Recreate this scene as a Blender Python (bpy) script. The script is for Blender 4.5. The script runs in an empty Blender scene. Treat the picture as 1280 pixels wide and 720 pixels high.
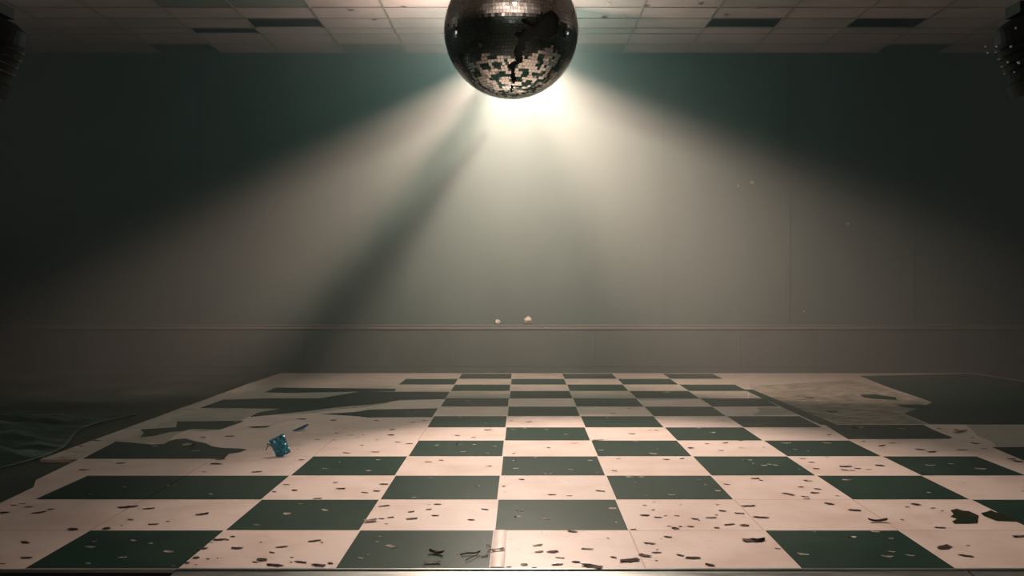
import bpy, bmesh, math, random
from mathutils import Vector, Matrix
random.seed(7)
C = bpy.context.scene.collection
PI = math.pi
# ------------------------------------------------------------------ measured camera
H, F, VX, VY = 1.65, 1200.0, 653.0, 351.0          # eye height above the dance floor, focal length and vanishing point in pixels
K, OFF = 0.540, 0.208                              # tile width / eye height, offset of the tile lines
S = K * H
WALL_Y, CEIL_Z, FLOOR_Z = 17.2, 5.73, -0.03

def fl(px, py, z=0.0):
    y = (H - z) * F / (py - VY)
    return Vector(((px - VX) / F * y, y, z))
def at(px, py, y):
    return Vector(((px - VX) / F * y, y, H - (py - VY) / F * y))
def row_y(r):                                       # tile row lines, r=0 is the front edge
    inv = 2.778e-3 if r == 0 else 3.205e-3 + 0.4503e-3 * (r - 1)
    return H * F * inv
def col_x(n):
    return (n - OFF) * S

# ------------------------------------------------------------------ materials
def mat(name, base=(.5, .5, .5), rough=.5, metal=0., spec=.5):
    m = bpy.data.materials.new(name); m.use_nodes = True
    b = m.node_tree.nodes['Principled BSDF']
    b.inputs['Base Color'].default_value = (*base, 1)
    b.inputs['Roughness'].default_value = rough
    b.inputs['Metallic'].default_value = metal
    b.inputs['Specular IOR Level'].default_value = spec
    return m, m.node_tree, b
def N(nt, kind, **kw):
    n = nt.nodes.new(kind)
    for k, v in kw.items():
        if k in n.inputs.keys(): n.inputs[k].default_value = v
        else: setattr(n, k, v)
    return n
def noise_mix(nt, b, c0, c1, scale, lo, hi, detail=6, prev=None, stretch=None, rough=.6):
    tc = N(nt, 'ShaderNodeTexCoord')
    src = tc.outputs['Object']
    if stretch:
        mp = N(nt, 'ShaderNodeMapping'); mp.inputs['Scale'].default_value = stretch
        nt.links.new(src, mp.inputs['Vector']); src = mp.outputs['Vector']
    no = N(nt, 'ShaderNodeTexNoise', Scale=scale, Detail=detail, Roughness=rough)
    nt.links.new(src, no.inputs['Vector'])
    mr = N(nt, 'ShaderNodeMapRange'); mr.inputs['From Min'].default_value = lo; mr.inputs['From Max'].default_value = hi
    nt.links.new(no.outputs['Fac'], mr.inputs['Value'])
    mx = N(nt, 'ShaderNodeMix', data_type='RGBA')
    nt.links.new(mr.outputs['Result'], mx.inputs[0])
    if prev is not None: nt.links.new(prev, mx.inputs[6])
    else: mx.inputs[6].default_value = (*c0, 1)
    mx.inputs[7].default_value = (*c1, 1)
    nt.links.new(mx.outputs[2], b.inputs['Base Color'])
    return mx.outputs[2]
def bump(nt, b, scale, strength, stretch=None, dist=.01, detail=5):
    tc = N(nt, 'ShaderNodeTexCoord'); src = tc.outputs['Object']
    if stretch:
        mp = N(nt, 'ShaderNodeMapping'); mp.inputs['Scale'].default_value = stretch
        nt.links.new(src, mp.inputs['Vector']); src = mp.outputs['Vector']
    no = N(nt, 'ShaderNodeTexNoise', Scale=scale, Detail=detail)
    nt.links.new(src, no.inputs['Vector'])
    bp = N(nt, 'ShaderNodeBump', Strength=strength, Distance=dist)
    nt.links.new(no.outputs['Fac'], bp.inputs['Height'])
    nt.links.new(bp.outputs['Normal'], b.inputs['Normal'])

M = {}
m, nt, b = mat('pale_vinyl', (.70, .62, .56), .38)
p = noise_mix(nt, b, (.70, .62, .56), (.60, .49, .43), 2.2, .45, .72)
p = noise_mix(nt, b, None, (.42, .22, .17), 26, .66, .74, prev=p, stretch=(.7, 1, 1))
p = noise_mix(nt, b, None, (.12, .07, .05), 60, .70, .76, prev=p)
bump(nt, b, 3, .06); M['pale'] = m
m, nt, b = mat('dark_vinyl', (.010, .040, .028), .25, spec=.36)
p = noise_mix(nt, b, (.009, .036, .025), (.018, .050, .036), 3, .4, .7)
p = noise_mix(nt, b, None, (.10, .12, .10), 34, .70, .80, prev=p)
bump(nt, b, 3, .06); M['dark'] = m
M['seam'] = mat('tile_seam', (.54, .43, .37), .7)[0]
m, nt, b = mat('pale_grout', (.66, .56, .49), .5); M['grout'] = m
m, nt, b = mat('moss_dirt', (.03, .045, .018), .95, spec=.05)
noise_mix(nt, b, (.008, .018, .006), (.035, .022, .014), 14, .45, .7); M['dirt'] = m
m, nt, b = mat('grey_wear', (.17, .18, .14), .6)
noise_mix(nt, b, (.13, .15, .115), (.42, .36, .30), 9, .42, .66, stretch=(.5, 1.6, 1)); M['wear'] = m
m, nt, b = mat('dusty_dim_vinyl', (.36, .36, .30), .5)
noise_mix(nt, b, (.37, .36, .31), (.28, .29, .245), 3, .4, .7); M['dust_dim'] = m
m, nt, b = mat('worn_border', (.42, .40, .35), .5)
noise_mix(nt, b, (.42, .41, .36), (.22, .22, .18), 5, .5, .7); M['border'] = m
m, nt, b = mat('metal_trim', (.40, .46, .43), .34, .85)
noise_mix(nt, b, (.42, .48, .45), (.16, .19, .17), 6, .45, .7, stretch=(.4, 3, 1)); M['trim'] = m
M['trim_dark'] = mat('rubber_joint', (.01, .012, .01), .6)[0]
m, nt, b = mat('room_floor', (.03, .045, .035), .4)
noise_mix(nt, b, (.022, .036, .028), (.06, .075, .06), 1.2, .4, .7); bump(nt, b, 1.5, .25, dist=.02); M['room_floor'] = m
m, nt, b = mat('wall_paint', (.30, .33, .29), .75, spec=.2)
p = noise_mix(nt, b, (.055, .10, .085), (.04, .078, .068), .9, .38, .68, stretch=(1, 1, .25))
p = noise_mix(nt, b, None, (.045, .075, .066), 5, .56, .8, prev=p, stretch=(1.6, 1.6, .06))
bump(nt, b, 10, .12, stretch=(1, 1, .1)); M['wall'] = m
m, nt, b = mat('wainscot_paint', (.20, .23, .20), .6, spec=.2)
noise_mix(nt, b, (.06, .09, .078), (.045, .07, .06), 2, .4, .7, stretch=(1, 1, .4)); M['wainscot'] = m
m, nt, b = mat('rail_paint', (.12, .15, .13), .5); M['rail'] = m
m, nt, b = mat('ceiling_tile', (.55, .47, .43), .85, spec=.2)
p = noise_mix(nt, b, (.44, .36, .33), (.34, .29, .27), 1.3, .38, .68)
bump(nt, b, 40, .25, dist=.005); M['ceil'] = m
M['ceil_b'] = mat('ceiling_tile_aged', (.31, .28, .255), .85)[0]
M['ceil_c'] = mat('ceiling_tile_dim', (.16, .18, .155), .9)[0]
M['grid'] = mat('ceiling_grid', (.24, .22, .20), .5)[0]
M['void'] = mat('plenum', (.02, .03, .026), .9)[0]
M['black'] = mat('black_metal', (.004, .006, .005), .6, spec=.2)[0]
M['blackgloss'] = mat('black_gloss', (.006, .008, .007), .12)[0]
M['chrome'] = mat('chrome', (.6, .6, .58), .15, 1)[0]
M['mirror'] = mat('mirror_glass', (.80, .84, .81), .045, 1)[0]
M['core'] = mat('ball_core', (.012, .016, .013), .9)[0]
m, nt, b = mat('ball_shell', (.13, .13, .12), .6); M['shell'] = m
M['rope'] = mat('cable', (.05, .05, .05), .5, .6)[0]
m, nt, b = mat('dark_flake', (.030, .014, .010), .75)
noise_mix(nt, b, (.022, .011, .008), (.10, .045, .03), 40, .45, .75); M['chip_dark'] = m
m, nt, b = mat('brown_flake', (.16, .08, .055), .75); M['chip_brown'] = m
m, nt, b = mat('pale_flake', (.50, .47, .40), .7)
noise_mix(nt, b, (.55, .50, .43), (.28, .30, .25), 30, .4, .7); M['chip_pale'] = m
m, nt, b = mat('blue_foil', (.02, .13, .20), .3, .35)
p = noise_mix(nt, b, (.02, .20, .28), (.06, .30, .42), 24, .4, .6)
p = noise_mix(nt, b, None, (.01, .035, .05), 45, .60, .66, prev=p); M['blue'] = m
m, nt, b = mat('blue_paper', (.06, .16, .38), .5); M['bluep'] = m
m, nt, b = mat('sheeting', (.025, .05, .04), .38)
noise_mix(nt, b, (.02, .04, .032), (.16, .24, .20), 3.0, .5, .68, stretch=(.25, 2.4, 1)); M['sheet'] = m  # pale stretched streaks paint fold highlights into the sheet colour
M['light_streak'] = mat('painted_streak', (.95, .88, .82), .3)[0]
def emit(name, col, s):
    m = bpy.data.materials.new(name); m.use_nodes = True
    b = m.node_tree.nodes['Principled BSDF']
    b.inputs['Base Color'].default_value = (.02, .02, .02, 1)
    b.inputs['Emission Color'].default_value = (*col, 1); b.inputs['Emission Strength'].default_value = s
    return m

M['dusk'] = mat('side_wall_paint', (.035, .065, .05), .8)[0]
# ------------------------------------------------------------------ mesh helpers
def obj(name, bm, mats, parent=None, smooth=False, loc=None):
    me = bpy.data.meshes.new(name)
    bm.normal_update(); bm.to_mesh(me); bm.free()
    for q in (mats if isinstance(mats, (list, tuple)) else [mats]): me.materials.append(q)
    if smooth:
        for pl in me.polygons: pl.use_smooth = True
    o = bpy.data.objects.new(name, me); C.objects.link(o)
    if loc is not None: o.location = loc
    if parent is not None: o.parent = parent
    return o
def tag(o, label, cat, group=None, kind=None):
    o['label'] = label; o['category'] = cat
    if group: o['group'] = group
    if kind: o['kind'] = kind
    return o
def thing(name, label, cat, loc=(0, 0, 0), rot=(0, 0, 0), group=None):
    o = bpy.data.objects.new(name, None); C.objects.link(o)
    o.empty_display_size = .1; o.location = loc; o.rotation_euler = rot
    return tag(o, label, cat, group)
def struct(name, bm, mats):
    o = obj(name, bm, mats); o['kind'] = 'structure'; return o
def box(bm, x0, x1, y0, y1, z0, z1, mi=0):
    vs = [bm.verts.new(v) for v in ((x0, y0, z0), (x1, y0, z0), (x1, y1, z0), (x0, y1, z0), (x0, y0, z1), (x1, y0, z1), (x1, y1, z1), (x0, y1, z1))]
    for f in ((3, 2, 1, 0), (4, 5, 6, 7), (0, 1, 5, 4), (1, 2, 6, 5), (2, 3, 7, 6), (3, 0, 4, 7)):
        q = bm.faces.new([vs[i] for i in f]); q.material_index = mi
    return vs
def poly(bm, pts, mi=0):
    f = bm.faces.new([bm.verts.new(p) for p in pts]); f.normal_update()
    if f.normal.z < 0: f.normal_flip()
    f.material_index = mi
    return f
def slab(bm, pts, z0, z1, mi=0):
    top = [bm.verts.new((p[0], p[1], z1)) for p in pts]; bot = [bm.verts.new((p[0], p[1], z0)) for p in pts]
    n = len(pts)
    fs = [bm.faces.new(top), bm.faces.new(bot[::-1])]
    for i in range(n): fs.append(bm.faces.new((bot[i], bot[(i+1) % n], top[(i+1) % n], top[i])))
    for f in fs: f.material_index = mi
    bmesh.ops.recalc_face_normals(bm, faces=fs)
def lathe(bm, prof, seg=24, M4=None, mi=0):
    rings = []
    for r, z in prof:
        rings.append([bm.verts.new((max(r, 1e-4) * math.cos(2*PI*i/seg), max(r, 1e-4) * math.sin(2*PI*i/seg), z)) for i in range(seg)])
    fs = []
    for a, c in zip(rings, rings[1:]):
        for i in range(seg):
            fs.append(bm.faces.new((a[i], a[(i+1) % seg], c[(i+1) % seg], c[i])))
    fs.append(bm.faces.new(rings[0][::-1])); fs.append(bm.faces.new(rings[-1]))
    for f in fs: f.material_index = mi
    if M4 is not None: bmesh.ops.transform(bm, matrix=M4, verts=[v for r in rings for v in r])
    return rings
def tube(bm, pts, r, seg=8):
    prev = None; pts = [Vector(p) for p in pts]
    for i, p in enumerate(pts):
        d = (pts[min(i+1, len(pts)-1)] - pts[max(i-1, 0)]).normalized()
        a = d.orthogonal().normalized() if prev is None else (pa - d * pa.dot(d)).normalized()
        pa = a; c = d.cross(a)
        ring = [bm.verts.new(p + (a * math.cos(2*PI*k/seg) + c * math.sin(2*PI*k/seg)) * r) for k in range(seg)]
        if prev:
            for k in range(seg): bm.faces.new((prev[k], prev[(k+1) % seg], ring[(k+1) % seg], ring[k]))
        else: bm.faces.new(ring[::-1])
        prev = ring
    bm.faces.new(prev)

# ------------------------------------------------------------------ room shell
RX0, RX1, RY0 = -10.4, 10.4, -3.0
bm = bmesh.new(); box(bm, RX0, RX1, RY0, WALL_Y, -.25, FLOOR_Z); struct('floor', bm, M['room_floor'])
bm = bmesh.new(); box(bm, RX0-.2, RX1+.2, WALL_Y, WALL_Y+.2, FLOOR_Z-.2, 6.3)
struct('wall_back', bm, M['wall'])
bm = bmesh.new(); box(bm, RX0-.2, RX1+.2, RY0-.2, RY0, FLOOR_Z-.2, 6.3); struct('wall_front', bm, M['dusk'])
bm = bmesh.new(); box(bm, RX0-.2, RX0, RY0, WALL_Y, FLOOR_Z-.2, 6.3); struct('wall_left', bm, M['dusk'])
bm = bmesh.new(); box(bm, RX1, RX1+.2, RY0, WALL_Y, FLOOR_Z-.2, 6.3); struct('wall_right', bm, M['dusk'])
# wainscot boards below the rail, the rail, and the skirting
bm = bmesh.new()
x = RX0
while x < RX1 - .01:
    x2 = min(x + 1.3, RX1); box(bm, x+.002, x2-.002, WALL_Y-.03, WALL_Y-.002, .115, .79); x = x2
struct('trim_1', bm, M['wainscot'])
bm = bmesh.new(); box(bm, RX0, RX1, WALL_Y-.06, WALL_Y-.002, .79, .845); box(bm, RX0, RX1, WALL_Y-.075, WALL_Y-.002, .845, .865)
struct('trim_2', bm, M['rail'])
bm = bmesh.new(); box(bm, RX0, RX1, WALL_Y-.05, WALL_Y-.002, FLOOR_Z, .11); struct('baseboard_back', bm, M['wainscot'])
# thin vertical battens over the joints of the wall panels
bm = bmesh.new()
for px in (60, 250, 437, 830, 985, 1140): 
    bx_ = (px - VX) / F * WALL_Y; box(bm, bx_-.03, bx_+.03, WALL_Y-.015, WALL_Y-.002, .87, CEIL_Z)
struct('trim_3', bm, M['wall'])
# ceiling: plaster void above, then a suspended grid of panels with some panels gone
bm = bmesh.new(); box(bm, RX0, RX1, RY0, WALL_Y, 6.15, 6.3); struct('ceiling', bm, M['void'])
RC = CEIL_Z - H
xl = [-94*k - 463 for k in range(12, 0, -1)] + [-463, -371, -273, -178, -81, 58, 155, 252, 349, 447] + [447 + 97*k for k in range(1, 13)]
xs = [v / 351 * RC for v in xl]
xs = [v for v in xs if RX0 + .05 < v < RX1 - .05]; xs = [RX0] + xs + [RX1]
ys = [WALL_Y, 16.55, 15.86, 15.5, 14.93]
while ys[-1] - .62*1 > RY0 + .1: ys.append(ys[-1] - (.6 if len(ys) % 2 else .9))
ys.append(RY0); ys = ys[::-1]
def cell(px, py):
    yy = RC * F / (VY - py); xx = (px - VX) / F * yy
    i = max(k for k in range(len(xs)-1) if xs[k] <= xx); j = max(k for k in range(len(ys)-1) if ys[k] <= yy)
    return i, j
gone = {cell(930, 29), cell(360, 31), cell(272, 37), cell(1105, 33), cell(1155, 60), cell(212, 58)}
dim = {cell(465, 61), cell(760, 61), cell(345, 6), cell(227, 2)}
bm = bmesh.new(); bg = bmesh.new()
rc = random.Random(3)
for i in range(len(xs)-1):
    for j in range(len(ys)-1):
        if (i, j) in gone: continue
        mi = 2 if (i, j) in dim else (1 if rc.random() < .12 else 0)
        dz = rc.uniform(0, .004)
        box(bm, xs[i]+.012, xs[i+1]-.012, ys[j]+.012, ys[j+1]-.012, CEIL_Z+.002+dz, CEIL_Z+.02+dz, mi)
struct('ceiling_panels', bm, [M['ceil'], M['ceil_b'], M['ceil_c']]).name = 'trim_4'
for v in xs: box(bg, max(v-.015, RX0), min(v+.015, RX1), RY0, WALL_Y, CEIL_Z-.004, CEIL_Z+.001)
for v in ys: box(bg, RX0, RX1, max(v-.010, RY0), min(v+.010, WALL_Y), CEIL_Z-.007, CEIL_Z-.0045)
struct('trim_5', bg, M['grid'])

# ------------------------------------------------------------------ dance floor
df = thing('dance_floor', 'large raised checkered dance floor of pale pink and dark green tiles, scuffed and littered', 'dance floor', (0, 0, FLOOR_Z))
bm = bmesh.new()
def nx(n, y):                                       # pixel helper: tile-line coordinate at a pixel row
    return VX + (n - OFF) * K * (y - VY)
L = [fl(-190, 711.2), fl(0, 629), fl(42, 609), fl(45, 600), fl(98, 574.3), fl(50, 574.2), fl(307, 481), fl(352, 466.2)]
R_ = [fl(1215, 466.2), fl(1560, 520), fl(1900, 600), fl(2300, 711.2)]
pts = L + R_
pts[0].y = pts[-1].y = row_y(0)
slab(bm, [(q.x, q.y) for q in pts], .002, -FLOOR_Z)       # local z (parent at FLOOR_Z)
Z1 = -FLOOR_Z
def quad_tile(n0, n1, r0, r1, mi, z):
    poly(bm, [(col_x(n0), row_y(r0), Z1+z), (col_x(n1), row_y(r0), Z1+z), (col_x(n1), row_y(r1), Z1+z), (col_x(n0), row_y(r1), Z1+z)], mi)
def trace(pp, mi, z):
    poly(bm, [(q.x, q.y, Z1+z) for q in (fl(*v) for v in pp)], mi)
dark_cells = {0: [-3, -1, 2], 1: [-2, 0, 3-99, 4], 2: [-3, -1, 1, 3], 3: [-2, 0, 2, 4], 4: [-1, 1, 3], 5: [0, 2], 6: [-1, 1, 3],
              7: [0, 2], 8: [-1, 1, 3], 9: [0, 2], 10: [-1, 1, 3], 11: [-2, 0, 2], 12: [-1, 1, 3]}
g = .006
for r, cs in dark_cells.items():
    for c in cs:
        if c < -10: continue
        n0 = c; n1 = c + 1
        y0, y1 = row_y(r), row_y(r+1)
        if y1 > WALL_Y - .1: continue
        x0, x1 = col_x(n0)+g, col_x(n1)-g
        poly(bm, [(x0, y0+g, Z1+.0012), (x1, y0+g, Z1+.0012), (x1, y1-g, Z1+.0012), (x0, y1-g, Z1+.0012)], 1)
# row 2, fourth column out on the left is dark too and runs to the border
poly(bm, [(col_x(-3.92), row_y(2)+g, Z1+.0012), (col_x(-3)+g*2, row_y(2)+g, Z1+.0012), (col_x(-3)+g*2, row_y(3)-g, Z1+.0012), (col_x(-3.92), row_y(3)-g, Z1+.0012)], 1)
# traced dark patches where the pale coating has not worn through
trace([(444, 515), (462, 512), (547.5, 510.5), (540, 521.5), (460, 522), (447.5, 520.5), (425, 519), (400, 517.5), (425, 516.3)], 1, .0012)
trace([(250, 510), (278, 500), (330, 498), (400, 498), (450, 489.5), (562, 490), (556, 499), (500, 500), (482, 503.5), (463, 506), (440, 507.5), (418, 509.5), (385, 514), (345, 518), (312, 521.5), (322, 516), (350, 511)], 1, .0012)
trace([(175, 537), (220, 534), (222, 527), (305, 526), (296, 530), (275, 537), (240, 536.2), (228, 539), (213, 540), (193, 545), (175, 547), (180, 541)], 1, .0012)
trace([(103, 573.6), (125, 562), (145, 552), (165, 553.5), (190, 555.6), (205, 555), (212, 551), (220, 549), (232, 548.4), (244, 551.5), (257, 554), (265, 558), (278, 560), (300, 560.8), (309, 562), (300, 565.5), (286, 567.5), (280, 573.6)], 1, .0012)
trace([(1031, 531), (1154, 531), (1166, 537), (1180, 543), (1191, 547), (1186, 548.6), (1060, 549)], 1, .0012)
trace([(330, 490.5), (345, 484.5), (495, 486), (493, 489), (420, 490), (360, 491.5)], 1, .0012)
trace([(1240, 559), (1360, 558), (1480, 590), (1345, 592), (1280, 576)], 1, .0012)
# dark line of trim beside column four, and the dull worn zone on the far right
trace([(929, 487), (941, 487), (1046, 531), (1026, 531)], 1, .0014)
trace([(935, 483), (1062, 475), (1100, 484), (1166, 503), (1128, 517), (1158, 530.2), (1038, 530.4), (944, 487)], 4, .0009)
trace([(1166, 503), (1110, 484), (1075, 470), (1215, 467), (1560, 520), (1610, 531), (1218, 531), (1162, 530), (1130, 517)], 1, .0013)
trace([(1075, 493.5), (1095, 493), (1120, 497), (1121, 500), (1096, 499), (1080, 497)], 1, .0016)
trace([(1120, 506), (1146, 505.5), (1170, 507), (1168, 511), (1140, 510.5), (1128, 509)], 1, .0018)
# dusty pale tiles, their grey partly painted-in dim light, at the back and down the left side, with the ragged edge of the cleaner area
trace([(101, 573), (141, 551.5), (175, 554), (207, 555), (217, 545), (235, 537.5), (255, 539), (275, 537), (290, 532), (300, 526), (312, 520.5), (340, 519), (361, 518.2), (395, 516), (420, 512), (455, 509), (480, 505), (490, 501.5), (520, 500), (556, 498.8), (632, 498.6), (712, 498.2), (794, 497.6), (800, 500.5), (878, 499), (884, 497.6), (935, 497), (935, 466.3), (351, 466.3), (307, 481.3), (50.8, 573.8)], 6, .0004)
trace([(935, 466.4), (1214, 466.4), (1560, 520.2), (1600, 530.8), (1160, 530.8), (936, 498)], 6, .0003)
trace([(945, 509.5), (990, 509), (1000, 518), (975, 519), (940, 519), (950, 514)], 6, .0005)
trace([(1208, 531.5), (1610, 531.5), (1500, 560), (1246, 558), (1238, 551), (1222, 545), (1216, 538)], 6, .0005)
# diagonal pale-grey border strip on the left
trace([(50.5, 574), (307, 481.2), (334, 481.2), (245, 512), (175, 541), (144, 552.5), (98, 574)], 5, .0006)
# mossy blotches by the right edge
trace([(1188, 638), (1196, 636), (1204, 638.5), (1211, 639), (1220, 643), (1223.5, 645), (1222, 654.5), (1208, 655), (1193, 655), (1190, 652), (1196, 649), (1188, 646), (1192, 643)], 3, .0016)
trace([(1226, 641.5), (1233, 640), (1239, 638), (1243, 640), (1256, 643), (1266, 648), (1282, 651), (1278, 652.5), (1246, 651.5), (1238, 648.5), (1230, 645.5)], 3, .0019)
# seams between neighbouring pale tiles
sw = .006
for a, r0, r1 in ((1, 0, 1), (2, 1, 2), (3, 1, 2), (-3, 3, 4), (-2, 4, 5), (-1, 5, 6), (-3, 1, 2), (4, 0, 1), (5, 2, 3)):
    poly(bm, [(col_x(a)-sw, row_y(r0), Z1+.0007), (col_x(a)+sw, row_y(r0), Z1+.0007), (col_x(a)+sw, row_y(r1), Z1+.0007), (col_x(a)-sw, row_y(r1), Z1+.0007)], 2)
for r, a0, a1 in ((1, 1, 2), (1, 3, 5), (1, -5, -3), (2, 2, 3), (4, -3.4, -2), (6, -2, -1)):
    poly(bm, [(col_x(a0), row_y(r)-sw, Z1+.0008), (col_x(a1), row_y(r)-sw, Z1+.0008), (col_x(a1), row_y(r)+sw, Z1+.0008), (col_x(a0), row_y(r)+sw, Z1+.0008)], 2)
obj('tile_surface', bm, [M['pale'], M['dark'], M['seam'], M['dirt'], M['wear'], M['border'], M['dust_dim']], df)
# metal edge: a lip, a dark groove and a ramp, in two lengths with a joint
def edge(x0, x1):
    y = row_y(0)
    e = bmesh.new()
    box(e, x0, x1, y-.022, y-.001, .004, Z1+.004)
    o = obj('edge_trim', e, M['trim'], df)
    e = bmesh.new(); box(e, x0, x1, y-.050, y-.0225, .003, Z1-.008); obj('joint_strip', e, M['trim_dark'], o)
    e = bmesh.new()
    v = [(x0, y-.051, Z1), (x1, y-.051, Z1), (x1, y-.30, .006), (x0, y-.30, .006)]
    a = [e.verts.new(q) for q in v]; c = [e.verts.new((q[0], q[1], .001)) for q in v]
    e.faces.new(a[::-1]); e.faces.new(c)
    for i in range(4): e.faces.new((a[i], a[(i+1) % 4], c[(i+1) % 4], c[i]))
    bmesh.ops.recalc_face_normals(e, faces=e.faces)
    obj('ramp', e, M['trim'], o)
edge(-1.975, 2.525); edge(2.54, 7.4)
e = bmesh.new(); box(e, -6.2, -1.985, row_y(0)-.06, row_y(0)-.001, .002, Z1-.004); obj('bare_edge', e, M['trim_dark'], df)
# pale strip over the front-row seam, painting a reflection streak on the floor
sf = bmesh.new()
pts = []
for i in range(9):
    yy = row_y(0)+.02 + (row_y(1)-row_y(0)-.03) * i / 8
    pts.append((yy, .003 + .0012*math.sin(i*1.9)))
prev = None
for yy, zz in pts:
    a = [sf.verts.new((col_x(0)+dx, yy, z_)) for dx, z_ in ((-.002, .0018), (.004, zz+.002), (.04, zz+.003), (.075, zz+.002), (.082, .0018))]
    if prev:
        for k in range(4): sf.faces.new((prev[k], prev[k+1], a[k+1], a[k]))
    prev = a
tag(obj('streak_strip', sf, M['light_streak'], smooth=True), 'painted reflection streak along the front-row tile edge under the mirror ball', 'reflection streak')

# ------------------------------------------------------------------ mirror ball
BY = 8.0; BR = 84/F*BY*.998
BC = at(639, 39, BY)
ball = thing('mirror_ball', 'large cracked mirror ball hanging from the ceiling above the dance floor', 'mirror ball', BC)
def zq(p): return ((p[0]-550)/465, (216-p[1])/465)
crack = [zq(p) for p in ((745, 85), (765, 108), (800, 90), (820, 80), (848, 104), (872, 132), (866, 180), (862, 240), (800, 262), (740, 250), (690, 262), (650, 290), (640, 318), (655, 325), (628, 345), (632, 412), (592, 430), (575, 460), (582, 500), (588, 530), (575, 556), (561, 550), (548, 505), (556, 465), (526, 447), (545, 420), (582, 400), (568, 350), (585, 310), (600, 265), (566, 235), (590, 222), (625, 214), (645, 196), (668, 186), (640, 170), (622, 160), (625, 142), (650, 136), (700, 168), (722, 152), (750, 130))]
crack2 = [zq(p) for p in ((540, 568), (575, 566), (620, 570), (622, 580), (565, 578), (560, 600), (566, 612), (548, 618), (545, 600), (552, 580))]
def inside(p, P):
    x, y = p; r = False; n = len(P)
    for i in range(n):
        x1, y1 = P[i]; x2, y2 = P[(i+1) % n]
        if (y1 > y) != (y2 > y) and x < (x2-x1)*(y-y1)/(y2-y1)+x1: r = not r
    return r
def cracked(v):
    z_ = -.2515*v.y + .9679*v.z                     # the crack faces the dance floor, a little below level
    return v.y < .2 and .9679*v.y + .2515*v.z < 0 and (inside((v.x, z_), crack) or inside((v.x, z_), crack2))
rb = random.Random(11)
tl = bmesh.new(); ROWS = 64
for i in range(ROWS):
    la0, la1 = -PI/2 + PI*i/ROWS, -PI/2 + PI*(i+1)/ROWS
    lm = (la0+la1)/2; nc = max(6, round(2*ROWS*math.cos(lm)))
    off = rb.random()
    for j in range(nc):
        lo = 2*PI*(j+off)/nc; h = PI/ROWS/2*.93; w = PI/nc*math.cos(lm)*.93
        n = Vector((math.cos(lm)*math.cos(lo), math.cos(lm)*math.sin(lo), math.sin(lm)))
        e1 = Vector((-math.sin(lo), math.cos(lo), 0)); e2 = n.cross(e1)
        if rb.random() < .006: continue
        tn = (n + e1*rb.gauss(0, .018) + e2*rb.gauss(0, .018)).normalized()
        u = (e1 - tn*e1.dot(tn)).normalized(); v = tn.cross(u)
        near = n.y < .2 and abs(n.x-.2) < .75
        D = 3 if near and any(cracked(n + e1*sx*w + e2*sy*h) for sx in (-1, 0, 1) for sy in (-1, 0, 1)) else 1
        for a in range(D):
            for c in range(D):
                u0, u1 = -w + 2*w*a/D, -w + 2*w*(a+1)/D; v0, v1 = -h + 2*h*c/D, -h + 2*h*(c+1)/D
                if D > 1 and cracked(n + e1*(u0+u1)/2 + e2*(v0+v1)/2): continue
                q = [tl.verts.new((n*1.0 + u*uu + v*vv) * BR) for uu, vv in ((u0, v0), (u1, v0), (u1, v1), (u0, v1))]
                f = tl.faces.new(q); f.normal_update()
                if f.normal.dot(n) < 0: f.normal_flip()
obj('mirror_tiles', tl, M['mirror'], ball)
sh = bmesh.new(); LA, LO = 120, 240
gridv = [[sh.verts.new(Vector((math.cos(a)*math.cos(o_), math.cos(a)*math.sin(o_), math.sin(a))) * BR*.990) for o_ in (2*PI*j/LO for j in range(LO))] for a in (-PI/2*.995 + PI*.995*i/LA for i in range(LA+1))]
for i in range(LA):
    for j in range(LO):
        q = (gridv[i][j], gridv[i][(j+1) % LO], gridv[i+1][(j+1) % LO], gridv[i+1][j])
        if cracked((q[0].co+q[2].co)/2/(BR*.990)): continue
        sh.faces.new(q)
obj('shell', sh, M['shell'], ball)
co = bmesh.new(); bmesh.ops.create_uvsphere(co, u_segments=48, v_segments=24, radius=BR*.93); obj('core', co, M['core'], ball, True)
hp = bmesh.new(); lathe(hp, [(.10, BR*.97), (.10, BR+.02), (.05, BR+.05), (.02, BR+.06), (.02, BR+.12)]); obj('top_cap', hp, M['chrome'], ball)
hr = bmesh.new(); tube(hr, [(0, 0, BR+.10), (0, 0, CEIL_Z-BC.z-.16)], .012); obj('hanging_rod', hr, M['rope'], ball)
mo = bmesh.new(); lathe(mo, [(.03, CEIL_Z-BC.z-.18), (.09, CEIL_Z-BC.z-.16), (.09, CEIL_Z-BC.z-.02), (.13, CEIL_Z-BC.z-.02), (.13, CEIL_Z-BC.z-.006)]); obj('motor', mo, M['black'], ball)

# ------------------------------------------------------------------ lamp hung behind the ball
LP = at(639, 55, 13.4)
lamp = thing('stage_light', 'stage light with added hood and blockers, unseen behind the mirror ball', 'stage light', LP)
def plate(pts, t, parent, name='beam_blocker'):
    e = bmesh.new()
    P = [Vector(p) for p in pts]; n = (P[1]-P[0]).cross(P[2]-P[0]).normalized()*t
    a = [e.verts.new(p) for p in P]; c = [e.verts.new(p+n) for p in P]
    e.faces.new(a); e.faces.new(c[::-1])
    for i in range(len(P)): e.faces.new((a[i], a[(i+1) % len(P)], c[(i+1) % len(P)], c[i]))
    bmesh.ops.recalc_face_normals(e, faces=e.faces)
    return obj(name, e, M['black'], parent)
yf, yb = -.25, .55
def wing(s_, a):
    t_ = math.tan(math.radians(a))*.36
    plate([(0, yf, .025), (0, yb, .025), (s_*.36, yb, .025-t_), (s_*.36, yf, .025-t_)], .006, lamp)
wing(-1, 27); wing(1, 20)  # unseen wings and front plate, added to cut the beam edges
plate([(-.36, yf, -.16), (0, yf, .025), (.36, yf, -.11), (.30, yf, -.42), (-.30, yf, -.42)], .008, lamp)
def pol(a, r): return (-r*math.cos(math.radians(a)), -r*math.sin(math.radians(a)))
a0, a1 = pol(49, .30), pol(57.5, .30)
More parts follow.
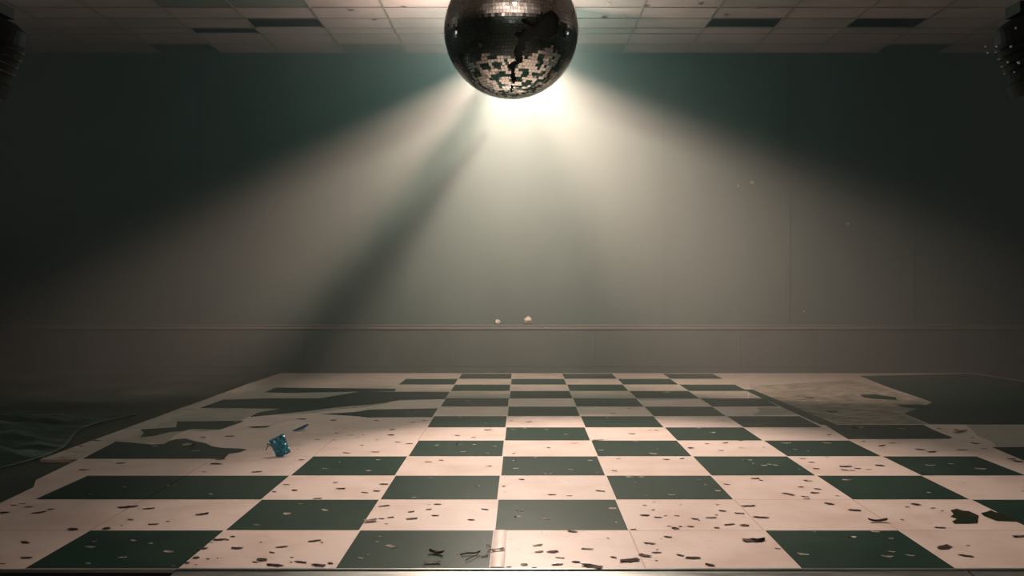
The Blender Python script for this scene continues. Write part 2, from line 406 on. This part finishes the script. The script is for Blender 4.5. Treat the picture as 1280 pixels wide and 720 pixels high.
plate([(a0[0], -.24, a0[1]), (a0[0], 1.4, a0[1]), (a1[0], 1.4, a1[1]), (a1[0], -.24, a1[1])], .004, lamp, 'wedge_blocker')  # unseen blade added to cast the dark wedge in the glow
e = bmesh.new(); lathe(e, [(.10, .10), (.12, .14), (.12, .34), (.08, .40)]); obj('lamp_housing', e, M['black'], lamp)
e = bmesh.new(); tube(e, [(0, 0, .38), (0, 0, CEIL_Z-LP.z-.01)], .02); obj('hanging_pole', e, M['black'], lamp)
def light(name, kind, loc, power, col, parent=None, **kw):
    l = bpy.data.lights.new(name, kind); l.energy = power; l.color = col
    for k, v in kw.items(): setattr(l, k, v)
    o = bpy.data.objects.new(name, l); C.objects.link(o); o.location = loc
    if parent: o.parent = parent
    return o
def aim(o, d): o.rotation_euler = Vector(d).to_track_quat('-Z', 'Y').to_euler()
WARM = (1.0, .715, .575)
o = light('lamp_bulb', 'SPOT', (0, 0, 0), 3900, WARM, lamp, shadow_soft_size=.032, spot_size=math.radians(128), spot_blend=1.0); aim(o, (.06, .90, -.44))
o = light('side_fill', 'SPOT', (0, 0, -.004), 2700, WARM, lamp, shadow_soft_size=.032, spot_size=math.radians(46), spot_blend=1); aim(o, (-.70, .30, -.60))  # unseen fill spots, left and right, added to widen the warm glow
o = light('side_fill', 'SPOT', (0, 0, -.004), 3300, WARM, lamp, shadow_soft_size=.032, spot_size=math.radians(58), spot_blend=1); aim(o, (.66, .32, -.60))
e = bmesh.new(); tube(e, [(0, 1.03, -.12), (0, 1.03, .30), (0, .9, .42), (0, 0, .44)], .012); obj('arm', e, M['black'], lamp)  # added arm for the teal fill
plate([(-.20, .72, .06), (.20, .72, .06), (.20, 1.0, .06), (-.20, 1.0, .06)], .006, lamp, 'shade_plate')  # added plate that keeps the teal fill off the ceiling
light('teal_fill', 'POINT', (0, .95, -.12), 130, (.52, 1, .88), lamp, shadow_soft_size=.05)  # unseen fill light added for a teal tint in the haze
e = bmesh.new(); lathe(e, [(.03, -.20), (.07, -.19), (.08, -.14), (.08, -.02)], M4=Matrix.Translation((-.25, -.80, -.40))); obj('uplight_fill_can', e, M['black'], lamp)
e = bmesh.new(); tube(e, [(-.25, -.72, -.57), (-.25, -.70, .30), (-.15, -.35, .42), (0, 0, .42)], .012); obj('arm', e, M['black'], lamp)  # added arm for the uplight fill can
o = light('uplight_fill', 'SPOT', (-.25, -.80, -.40), 1250, (1, .72, .63), lamp, shadow_soft_size=.05, spot_size=math.radians(160), spot_blend=1.0); aim(o, (0, .38, .85))  # unseen fill light added to brighten the ceiling
# second can on the same pole, in front of the added hood, thrown forward and down over the dance floor
FO = Vector((.06, -.42, .60))
fd = (Vector((.75, 8.4, 0)) - (LP + FO)).normalized()
e = bmesh.new(); lathe(e, [(.02, -.02), (.09, -.01), (.11, .04), (.11, .26), (.12, .27)][::-1], M4=Matrix.Translation(FO) @ (-fd).to_track_quat('Z', 'Y').to_matrix().to_4x4() @ Matrix.Translation((0, 0, .01)))
obj('floor_can', e, M['black'], lamp)
e = bmesh.new(); tube(e, [(.06, -.28, .68), (.03, -.15, .70), (0, 0, .68)], .015); obj('arm', e, M['black'], lamp)
o = light('floor_bulb', 'SPOT', FO + fd*.03, 3000, (1.0, .75, .63), lamp, shadow_soft_size=.06, spot_size=math.radians(60), spot_blend=.85); aim(o, fd)
# ceiling spotlight above and in front of the camera's view, aimed at the dance floor
SP = Vector((.2, 4.6, 5.45))
sl = thing('spotlight', 'black can spotlight on the ceiling near the front edge of the dance floor', 'spotlight', SP)
sd = (Vector((-.1, 7.9, 0)) - SP).normalized()
rm = sd.to_track_quat('Z', 'Y').to_matrix().to_4x4()
e = bmesh.new(); lathe(e, [(.02, -.26), (.09, -.25), (.12, -.20), (.12, -.02), (.13, -.01)], M4=rm); obj('can', e, M['black'], sl)
e = bmesh.new(); tube(e, [(0, -.08, -.05), (0, -.08, CEIL_Z-SP.z-.01)], .015); obj('bracket', e, M['black'], sl)
o = light('lamp_bulb', 'SPOT', sd*.03, 260, (1.0, .78, .66), sl, shadow_soft_size=.06, spot_size=math.radians(60), spot_blend=.55); aim(o, sd)

# added unseen uplighter that brightens the ceiling seen in the ball
ww = thing('added_uplighter', 'unseen uplighter added above the viewer to light the ceiling', 'uplighter', (0, 2.2, 3.1))
wd = Vector((0, -.25, 1)).normalized()
e = bmesh.new(); lathe(e, [(.02, -.24), (.08, -.23), (.10, -.18), (.10, -.02), (.11, -.01)], M4=wd.to_track_quat('Z', 'Y').to_matrix().to_4x4()); obj('can', e, M['black'], ww)
e = bmesh.new(); tube(e, [(0, .16, -.10), (0, .16, CEIL_Z-3.1-.01)], .015); obj('bracket', e, M['black'], ww)
o = light('lamp_bulb', 'SPOT', wd*.03, 1500, (1, .86, .78), ww, shadow_soft_size=.05, spot_size=math.radians(150), spot_blend=.6); aim(o, wd)  # unseen bulb of the added uplighter

# ------------------------------------------------------------------ side lamps hanging at the two edges of the frame
def moving_head(side, label, px, py, yy, tilt):
    p0 = at(px, py, yy)
    t = thing('stage_lamp', label, 'stage lamp', p0, group=None)
    inward = Vector((-side*1.0, -.25, -.35)).normalized()
    rm = Matrix.Rotation(math.radians(tilt), 4, 'Y')
    e = bmesh.new()
    lathe(e, [(.10, -.36), (.20, -.32), (.235, -.20), (.235, .16), (.27, .18), (.27, .30), (.245, .30), (.235, .20)], 28, rm)
    obj('housing', e, M['black'], t)
    e = bmesh.new(); lathe(e, [(.22, .205), (.15, .235), (.05, .25), (.001, .252)], 28, rm); ln = obj('lens', e, M['blackgloss'], t, True)
    for k in range(4):                              # cooling fins round the can
        e = bmesh.new(); lathe(e, [(.24, -.16+k*.07), (.262, -.155+k*.07), (.262, -.14+k*.07), (.24, -.135+k*.07)], 28, rm); obj('cooling_fin', e, M['blackgloss'], t)
    e = bmesh.new()                                 # yoke
    for s in (-1, 1): tube(e, [(0, s*.27, 0), (0, s*.27, .20), (0, s*.20, .34), (0, 0, .36)], .022)
    obj('yoke', e, M['black'], t)
    e = bmesh.new(); box(e, -.16, .16, -.13, .13, .36, .46); obj('base_box', e, M['black'], t)
    e = bmesh.new(); tube(e, [(0, 0, .45), (0, 0, CEIL_Z-p0.z-.01)], .02); obj('hanging_pole', e, M['black'], t)
    return t
LENS = 30
moving_head(-1, 'black stage lamp hanging by the left edge of the frame', -14, 70, 8.6, 205)
rt = moving_head(1, 'black stage lamp with glinting studs hanging by the right edge of the frame', 1288, 70, 8.6, 158)
for px, py, r in ((1270, 35, .012), (1246, 58, .010), (1264, 58, .014), (1274, 78, .016), (1260, 78, .012), (1232, 58, .008), (1235, 66, .010), (1268, 90, .010)):
    v = at(px, py, 8.34) - at(1288, 70, 8.6); e = bmesh.new()
    bmesh.ops.create_uvsphere(e, u_segments=12, v_segments=8, radius=r, matrix=Matrix.Translation(v))
    obj('stud', e, M['chrome'], rt, True)
# two unseen lamps added on the side walls to glint in the ball
for s_, lab in ((-1, 'unseen round lamp added on the left wall level with the mirror ball'), (1, 'unseen round lamp added on the right wall level with the mirror ball')):
    X = RX1*s_
    t = thing('glint_lamp', lab, 'added lamp', (X, 11.0, 4.0), (0, -s_*PI/2, math.radians(0)))
    e = bmesh.new(); lathe(e, [(.20, .004), (.24, .03), (.24, .16), (.20, .18), (.18, .14)]); obj('lamp_housing', e, M['black'], t)  # housing of the added glint lamp
    e = bmesh.new(); lathe(e, [(.175, .141), (.15, .16), (.08, .175), (.001, .18)]); obj('lens', e, emit('glint_glass', (1, .95, .85), 130), t, True)

# ------------------------------------------------------------------ crumpled sheet on the floor at the left
rs = random.Random(5)
e = bmesh.new(); NXs, NYs = 60, 90
ph = [rs.uniform(0, 6) for _ in range(6)]
vv = []
for j in range(NYs+1):
    row = []
    for i in range(NXs+1):
        u, v = i/NXs, j/NYs
        x = -8.3 + 3.55*u + .18*math.sin(v*9+ph[0]) + (v-.5)*(-.2)
        y = 7.2 + 5.0*v + .2*math.sin(u*7+ph[1])
        d = y + .25*math.sin(x*2.1+ph[2]) + .12*math.sin(x*5+ph[3])
        z = .045 + .040*math.sin(d*9.0) * (.6+.4*math.sin(x*1.7+ph[4])) + .014*math.sin(d*23+x*4) + .01*math.sin(x*17+y*3)
        edge_ = min(u, 1-u, v, 1-v); z *= min(1, edge_*6)
        row.append(e.verts.new((x, y, max(.003, z))))
    vv.append(row)
for j in range(NYs):
    for i in range(NXs): e.faces.new((vv[j][i], vv[j][i+1], vv[j+1][i+1], vv[j+1][i]))
sheet = obj('crumpled_sheet', e, M['sheet'], smooth=True, loc=(0, 0, FLOOR_Z+.004))
md = sheet.modifiers.new('thickness', 'SOLIDIFY'); md.thickness = .003; md.offset = 1
tag(sheet, 'dark crumpled sheet lying on the floor left of the dance floor', 'sheet')

# ------------------------------------------------------------------ blue packet and blue scrap
pc = fl(355, 571)
e = bmesh.new()
e_pts = []
rp = random.Random(2)
PWn, PHn = 14, 14
def pk(i, j, s):
    u, v = i/PWn*2-1, j/PHn*2-1
    puff = max(0, (1-abs(u)**2.2)*(1-abs(v)**3))
    wdt = .072*(1+.05*v)
    return Vector((u*wdt, s*(.030*puff)+.006*math.sin(u*9+v*5)+.004*math.sin(v*14-u*6), (v+1)*.098 + .004*math.sin(u*11)))
for s in (-1, 1):
    g_ = [[e.verts.new(pk(i, j, s) + Vector((0, rp.uniform(-.003, .003), 0))) for i in range(PWn+1)] for j in range(PHn+1)]
    for j in range(PHn):
        for i in range(PWn): e.faces.new((g_[j][i], g_[j][i+1], g_[j+1][i+1], g_[j+1][i]))
bmesh.ops.remove_doubles(e, verts=e.verts, dist=.004)
bmesh.ops.recalc_face_normals(e, faces=e.faces)
pkt = thing('snack_packet', 'crumpled teal blue packet standing on the pale tiles left of centre', 'packet', (pc.x, pc.y, .012), (math.radians(-22), math.radians(-26), math.radians(8)))
obj('wrapper', e, M['blue'], pkt)
e = bmesh.new()
tube(e, [(-.075, 0, .150), (-.10, -.01, .150), (-.115, -.015, .135), (-.13, -.02, .118)], .004, 5)
tube(e, [(-.078, 0, .160), (-.10, .0, .172), (-.108, .0, .165)], .005, 5)
obj('torn_flap', e, M['black'], pkt)
sc_ = bmesh.new(); c0 = fl(375, 538)
ring = [(-.085, -.05, .004), (-.03, -.07, .004), (.05, -.035, .02), (.09, .05, .05), (.06, .075, .055), (0, .03, .03), (-.05, 0, .008)]
slab_v = [sc_.verts.new(p) for p in ring]; sc_.faces.new(slab_v)
bmesh.ops.solidify(sc_, geom=sc_.faces[:], thickness=.004)
tag(obj('blue_scrap', sc_, M['bluep'], loc=(c0.x, c0.y, .005)), 'small folded blue scrap on the pale tiles behind the teal packet', 'scrap')

# ------------------------------------------------------------------ litter: flakes on the floor (pixel x, y, width)
DK = """36,634,10 48,641,16 64,637,8 17,632,9 28,630,8 5,641,12 160,634,23 186,636,14 163,650,8 192,655.5,12 152,657,5 210,652,5 91,662,16 133,661,14 32,678.5,15 33,697.5,14 3,705,8
253,643,15 343,615,8 358,606,8 368,613,10 397,623.5,11 274,675,14 291,671,8 284,675,6 264.5,678.5,5 253,686,12 245,697.5,12 234,704,9 260,699,6 272,698,4 277,698,3 245,706,4 296,685.6,14 352,684,14 340,691,9 327,700,18 319,703,9 343.5,707,21 365,697,6 364,703,4 376,703,16 393,676.5,16 403,679,3 326,678,4 398.5,707,17 413,704.5,9
480,632.7,13 536,631,3 547,630.6,9 536,637,7 514,640,8 544,644.7,11 477,648.7,9 488.5,647,8 483,655,5 515,648.7,13 589,650,9 606,637,10 456,616,9 471,614,9 426,611,11 402,678,4
715.5,664.7,12 750.4,614,12 690,618.6,10 712,620,7 791.6,662,7 806,632,6 816.6,637.5,6 806,644.4,12 812,679.6,14 697,706,14 720,702.8,11 682.5,670,2 677,666,2 760,673,4 636,709,7 668,709.7,6 741,708.7,26 787,701,24 806,695,16 767,697,9
822.4,647,10 846.4,645,7 832,645,4 851,631,3 868.8,649,9 874,651,4 888.5,647.5,13 895.4,644,5 903,639,9 897,631,5 935.4,632.7,17 951,647,18 911.7,656,14 836,658,6 844,660.7,13 850.7,658.5,6 863.6,658.5,10 835,671.5,10 826.6,674,3 821.5,687.3,4 821,691,12 850.7,694.6,10 866,697.7,17 887.7,706.8,16 820.6,701,4 941.8,676,27 972,686,7 1006,621,9 1016.6,616.5,9
906.4,553.8,7 884,555,4 925.7,551,5 901,563.4,7 954.7,559.3,4 944,598.3,10 951,600.5,6 908.4,605.6,8 1001,609,8 1022,611.5,9 1019,616,10 1046.6,620,5 1036.4,630,13 1068,638,14 1003,573.5,8 1014,578,8 1020,586,9 1034,571.5,5 1056.7,583.3,16 1055.7,587.7,9 1065,588.3,7 1085.8,587,7 1099.4,582,13 1102.4,557.3,12 1115.6,554,9
773,573.5,6 833,574.5,10 852.7,573.5,7 642,567,5 652,599.5,8 711,600.5,2 817.7,627.7,4
447.7,547,4 471,550,4 452.4,556.9,5 497.5,553,7 433,566.4,10 469,565.2,10 571.6,544.5,7 551.3,575.5,7 479.6,605.4,11 397,549.5,7 631,615,3
121,551,13 102,558,9 151,579,12 105,587.5,12 270,580,13 287.5,545.5,12 377.5,524,13 321,590,13 275,574.5,12 372.5,562,4
1195,541,8 1215,547.5,7 1219,554.5,11 1174,536,7 1202.5,562.5,13 1150,562,12 1164,565,12 1230,561,8 1264,574,12 1272.5,577,14 1224,594,10 1011,497.5,12 1056,507.5,9 1040,515,13 1071,512.5,9
516,528,7 531,526,6 489,544,9 820.5,538,6 766,517,7 791,542.5,6
1144.6,630.6,14 1134,634,5 1166,635.4,7 1177.7,639,4 1128,650,6 1174.8,659.8,13 1180.6,684.6,22 1207,695,17 1273,671,14 1279,614,5"""
BR_ = """324,534,24 254,547,10 255,590,8 377,575,8 421,542,8 438.6,544,8 453.8,544,5 488.4,543.7,9 417,550,7 511.7,554.6,8 592,547,7 535.7,577.6,9 629.5,608,6 685.7,559.7,7 768,588.8,7 790,542.4,8 883.8,555,6 863.4,560,10 981.6,617,9 989.7,619,9 1008,624,9 984,617.7,12 924.6,642,11 930.6,657,14 896,660,9 1079,552,8 1036,543.7,8 1072,585.7,8 490,537,9 471,526,10 432,536,5 417,525.5,11 610,537.5,9 639,526,6 661,527.5,10 732,521,5 785,511,5 812.5,537.5,4 691,690,16 209,652,4 904,526,4 1210,682,6"""
PL = """155.5,609,9 112,618,8 210,607,6 118,677,7 113,684,13 167,676,10 188,679.5,9 211,690,13 153,697,10 110,704.5,9 217,708,5 264,618,8 376,630,6 406,638,10 359.5,642.5,14 320,656,9
470.5,677.4,8 474,671,4 489.4,683.4,16 459,694,5 451,698,8 531.5,688,4 576,696,6 570,693,5
649.5,638.4,9 646.8,646,10 681.6,648.7,11 638,655,3 766,635.8,13 769,653,6 672,682,12 674,690,14 700,697.6,11 734,686.5,14 655,706,12
839,618.6,11 897,613.8,13 1004,693,13 1018,665,4 980.5,554,9 986.6,553.8,8 993.8,562,6 1010,564,5 1033.8,554,10 935.9,575.5,8 928.7,575,3 940,579.6,5 955,582,7 962,580.6,8 969.4,581.6,7 998.8,586.7,5 1059.8,600,13 926.7,560,7 1010,601,14
707,543,6 718,554,8 747.7,550,14 751,563,7 794.4,552,6 816.7,567.4,10 821.8,561.3,3 643,576,6 645,585.7,7 668.4,572,6 737.5,576,8 713.5,587,8 680.6,592.4,6 688,592.4,4 746,590.8,3 787,596.5,10 802,596.5,10 793.8,603.4,4 881.7,606,5 808.6,619,2 873,600.5,4
611,582.7,9 419.3,603.4,9 547.7,556.6,8 574.7,555.8,9 593,555.8,8 578.7,565,7 609,566.8,5 618,558,5 473,575,6 425.4,578,4 406.7,586,7 461,588.8,10 538,597.5,5 597,608,6 589,614,8 516.8,622,8
194,558,10 236,556,20 244,564,14 295,527.5,7 361,518,6 1072.5,534.5,13 1224,586,14 1162.5,582,11 1189,580,6 1059,537,8 1126,536,10 1015,492.5,8 1130,526,8
584,501,7 516,516,7 607,529,3 575,522,4 644,484.5,7 642,537,6 656,535.5,5 684,537,6 759,522.5,4 872.5,535.5,8 890,541,9 832.5,490.5,9 755,502.5,3 931,519,8 952.5,526,10
1161,616,6 1094,665,10 1065,671.4,10 1113.5,673.4,7 1114.5,690,9 1108.6,696,13 1138,694.8,12"""
rf = random.Random(21)
def flake_mesh(name, m, elong, curl):
    e = bmesh.new(); n = 11
    ph1, ph2 = rf.uniform(0, 6), rf.uniform(0, 6)
    def P(t, r):
        rr = r*(1+.22*math.sin(2*t+ph1)+.16*math.sin(5*t+ph2)+rf.uniform(-.06, .06))
        x, y = math.cos(t)*rr*.5, math.sin(t)*rr*.5*elong
        z = curl*(x*1.6)**2 + .5*curl*max(0, y+.1)**1.5 + .01
        return (x, y, z)
    c = e.verts.new((0, 0, .02)); a = [e.verts.new(P(2*PI*k/n, .55)) for k in range(n)]; o2 = [e.verts.new(P(2*PI*k/n, 1)) for k in range(n)]
    fs = []
    for k in range(n):
        fs.append(e.faces.new((c, a[k], a[(k+1) % n]))); fs.append(e.faces.new((a[k], o2[k], o2[(k+1) % n], a[(k+1) % n])))
    ret = bmesh.ops.solidify(e, geom=fs, thickness=.035)
    mz = min(v.co.z for v in e.verts)
    for v in e.verts: v.co.z -= mz
    bmesh.ops.recalc_face_normals(e, faces=e.faces)
    me = bpy.data.meshes.new(name); e.to_mesh(me); e.free(); me.materials.append(m); return me
VAR = {k: [flake_mesh(k, M[m_], rf.uniform(.5, .8), rf.uniform(.03, .12)) for _ in range(8)] for k, m_ in (('dark_flake', 'chip_dark'), ('brown_flake', 'chip_brown'), ('pale_flake', 'chip_pale'))}
ORD = ['front', 'second', 'third', 'fourth', 'fifth', 'sixth', 'seventh', 'eighth', 'ninth', 'tenth', 'eleventh', 'twelfth', 'thirteenth']
def where(X, Y):
    r = max(k for k in range(13) if row_y(k) <= Y + 1e-6) if Y >= row_y(0) else 0
    c = math.floor(X / S + OFF)
    rowt = 'front row' if r == 0 else ORD[r] + ' row from the front'
    colt = 'centre column' if c == 0 else '%s column %s of centre' % (['', 'first', 'second', 'third', 'fourth', 'fifth', 'sixth', 'seventh', 'eighth'][min(abs(c), 8)], 'right' if c > 0 else 'left')
    return rowt, colt
cells = {}
for kind, txt in (('dark_flake', DK), ('brown_flake', BR_), ('pale_flake', PL)):
    for tok in txt.split():
        px, py, w = map(float, tok.split(','))
        q = fl(px, py)
        cells.setdefault((kind,) + where(q.x, q.y), []).append((w / F * q.y, q, rf.random(), rf.choice(VAR[kind])))
COL = {'dark_flake': 'dark brown', 'brown_flake': 'faded brown', 'pale_flake': 'pale'}
for (kind, rowt, colt), lst in cells.items():
    lst.sort(key=lambda t: -t[0])
    many = len(lst) > 1
    for i, (wm, q, rr, me) in enumerate(lst):
        o = bpy.data.objects.new(kind, me); C.objects.link(o)
        o.location = (q.x, q.y, .0022)
        o.rotation_euler = (0, 0, (rr-.5)*1.1 + (PI if rr*97 % 1 > .5 else 0))
        o.scale = (wm*.98, wm*.98, wm*.75)
        if not many: tag(o, 'lone %s flake on tile, %s, %s' % (COL[kind], rowt, colt), 'flake')
        elif i == 0 and lst[0][0] > 1.12*lst[1][0]: tag(o, 'largest %s flake on tile, %s, %s' % (COL[kind], rowt, colt), 'flake')
        else: tag(o, 'small %s flake on tile, %s, %s' % (COL[kind], rowt, colt), 'flake', 'small %s flakes, %s, %s' % (COL[kind], rowt, colt))
# larger curled pieces with a shape of their own
def curl_piece(name, label, px, py, L_, W_, rot, m, r=.03, turn=2.2):
    q = fl(px, py); e = bmesh.new(); n = 10; prev = None
    rw = random.Random(int(px))
    for i in range(n+1):
        t = i/n; a = turn*(t-.5)
        x = L_*(t-.5); zc = r*(1-math.cos(a*.9)); wv = W_*(.35+.65*math.sin(PI*(.12+.76*t)))*(1+rw.uniform(-.15, .15))
        rowv = [e.verts.new((x+rw.uniform(-.004, .004), s*wv/2, zc + .35*r*abs(s) )) for s in (-1, 0, 1)]
        if prev:
            for k in range(2): e.faces.new((prev[k], prev[k+1], rowv[k+1], rowv[k]))
        prev = rowv
    bmesh.ops.solidify(e, geom=e.faces[:], thickness=.003)
    mz = min(v.co.z for v in e.verts)
    for v in e.verts: v.co.z -= mz
    o = obj(name, e, m, loc=(q.x, q.y, .0022)); o.rotation_euler = (0, 0, rot)
    return tag(o, label, 'curled scrap')
curl_piece('curled_scrap', 'grey curled scrap on the dark front tile below the mirror ball', 545, 692.5, .10, .045, -.35, M['chip_dark'])
curl_piece('curled_scrap', 'low grey curled scrap nearest the metal edge of the dark front tile', 541, 704.5, .10, .04, .1, M['wear'], .015)
curl_piece('curled_scrap', 'pale curled scrap lying across the painted reflection streak', 622, 689, .085, .05, .35, M['chip_pale'], .02)
curl_piece('curled_scrap', 'pale curled strip at the corner of a dark tile, second row, left of centre', 463.6, 652, .09, .06, .5, M['chip_pale'], .02)
curl_piece('curled_scrap', 'dark arched scrap at the back edge of the dark front tile on the right', 1097, 652.5, .13, .04, -.05, M['chip_dark'], .03)
curl_piece('curled_scrap', 'large pale curled scrap beside the dim tiles at the far right', 1201, 540, .13, .10, -.3, M['chip_pale'], .04)
# twig and bent wire
q = fl(594, 695); e = bmesh.new()
tube(e, [(-.09, 0, .006), (-.05, .015, .012), (.0, .02, .010), (.03, .03, .02)], .005, 6); tube(e, [(-.05, -.12, .006), (-.02, -.08, .014), (.01, -.02, .010), (.03, .03, .02)], .003, 6)
tag(obj('twig', e, M['chip_dark'], loc=(q.x, q.y, .0022)), 'thin dark forked twig on the front tile left of the painted streak', 'twig')
q = fl(608, 697); e = bmesh.new()
tube(e, [(-.03, 0, .004), (0, .02, .006), (.008, .08, .03), (-.004, .12, .045), (.012, .17, .02), (.02, .2, .006)], .0045, 6)
tag(obj('bent_wire', e, M['chip_pale'], loc=(q.x, q.y, .0022)), 'short pale bent wire on the front tile beside the painted streak', 'wire')
# crumbs on the rail and flakes clinging to wall and ceiling
for px, s, lab in ((622, .05, 'white crumb of plaster on the wall rail, left one of two'), (660, .07, 'dull crumb of plaster on the wall rail, right one of two')):
    e = bmesh.new(); bmesh.ops.create_icosphere(e, subdivisions=2, radius=s)
    for v in e.verts: v.co *= 1 + random.uniform(-.25, .25)
    mz = min(v.co.z for v in e.verts)
    for v in e.verts: v.co.z -= mz
    X = (px-VX)/F*(WALL_Y-.04)
    tag(obj('plaster_crumb', e, M['chip_pale'], loc=(X, WALL_Y-.055, .866)), lab, 'crumb')
wallf = [(940, 228, 8, 'high on the back wall right of the ball'), (1060, 280, 6, 'on the back wall toward the right edge'), (1005, 389, 5, 'low on the back wall on the right'), (923, 232, 4, 'faint one beside the high flake on the back wall'), (1225, 120, 9, 'on the back wall below the right stage lamp')]
for px, py, w, lab in wallf:
    p = at(px, py, WALL_Y); o = bpy.data.objects.new('wall_flake', VAR['pale_flake'][int(px) % 8]); C.objects.link(o)
    o.location = (p.x, WALL_Y-.001, p.z); o.rotation_euler = (PI/2, 0, 0); k = w/F*WALL_Y; o.scale = (k*.6, k, k*.5)
    tag(o, 'pale peeling flake ' + lab, 'flake')
CF = [(808, 7), (875, 4), (950, 10), (907, 18), (1205, 10), (1192, 22), (761, 4), (755, 21), (780, 21), (469, 24), (486, 52), (466, 46), (440, 12), (505, 8)]
for i, (px, py) in enumerate(CF):
    yy = RC*F/(VY-py); xx = (px-VX)/F*yy
    o = bpy.data.objects.new('ceiling_flake', VAR['pale_flake'][i % 8]); C.objects.link(o)
    o.location = (xx, yy, CEIL_Z-.006); o.rotation_euler = (PI, 0, i*1.3); o.scale = (.10, .10, .10)
    side = 'left' if px < 639 else 'right'
    tag(o, 'small pale paint flake hanging from the ceiling %s of the ball' % side, 'flake', 'pale flakes hanging from the ceiling %s of the ball' % side)

# ------------------------------------------------------------------ air and camera
HAZE = .135
w = bpy.data.worlds.new('world'); bpy.context.scene.world = w; w.use_nodes = True
nt = w.node_tree
nt.nodes['Background'].inputs['Color'].default_value = (0, 0, 0, 1); nt.nodes['Background'].inputs['Strength'].default_value = 0
ge = nt.nodes.new('ShaderNodeNewGeometry'); sx = nt.nodes.new('ShaderNodeSeparateXYZ'); nt.links.new(ge.outputs['Position'], sx.inputs[0])
dm = nt.nodes.new('ShaderNodeMapRange'); dm.interpolation_type = 'SMOOTHSTEP'
for k_, v_ in (('From Min', 11.2), ('From Max', 15.8), ('To Min', .004), ('To Max', HAZE)): dm.inputs[k_].default_value = v_
nt.links.new(sx.outputs['Y'], dm.inputs['Value'])
vs = nt.nodes.new('ShaderNodeVolumeScatter'); nt.links.new(dm.outputs['Result'], vs.inputs['Density']); vs.inputs['Anisotropy'].default_value = .25
vs.inputs['Color'].default_value = (.86, .95, .93, 1)
nt.links.new(vs.outputs['Volume'], nt.nodes['World Output'].inputs['Volume'])
cam = bpy.data.cameras.new('camera'); co_ = bpy.data.objects.new('camera', cam); C.objects.link(co_)
co_.location = (0, 0, H); co_.rotation_euler = (PI/2, 0, 0)
cam.sensor_width = 36; cam.lens = F/1280*36; cam.shift_x = -(VX-640)/1280; cam.shift_y = (VY-360)/1280; cam.clip_start = .05
bpy.context.scene.camera = co_
sc = bpy.context.scene
vsx = sc.view_settings; vsx.view_transform = 'Standard'; vsx.look = 'None'; vsx.gamma = 1; vsx.use_curve_mapping = False
vsx.exposure = 0.0
cy = sc.cycles
cy.volume_bounces = 0; cy.volume_step_rate = 3; cy.max_bounces = 8; cy.use_denoising = True; cy.sample_clamp_indirect = 4; cy.caustics_reflective = False
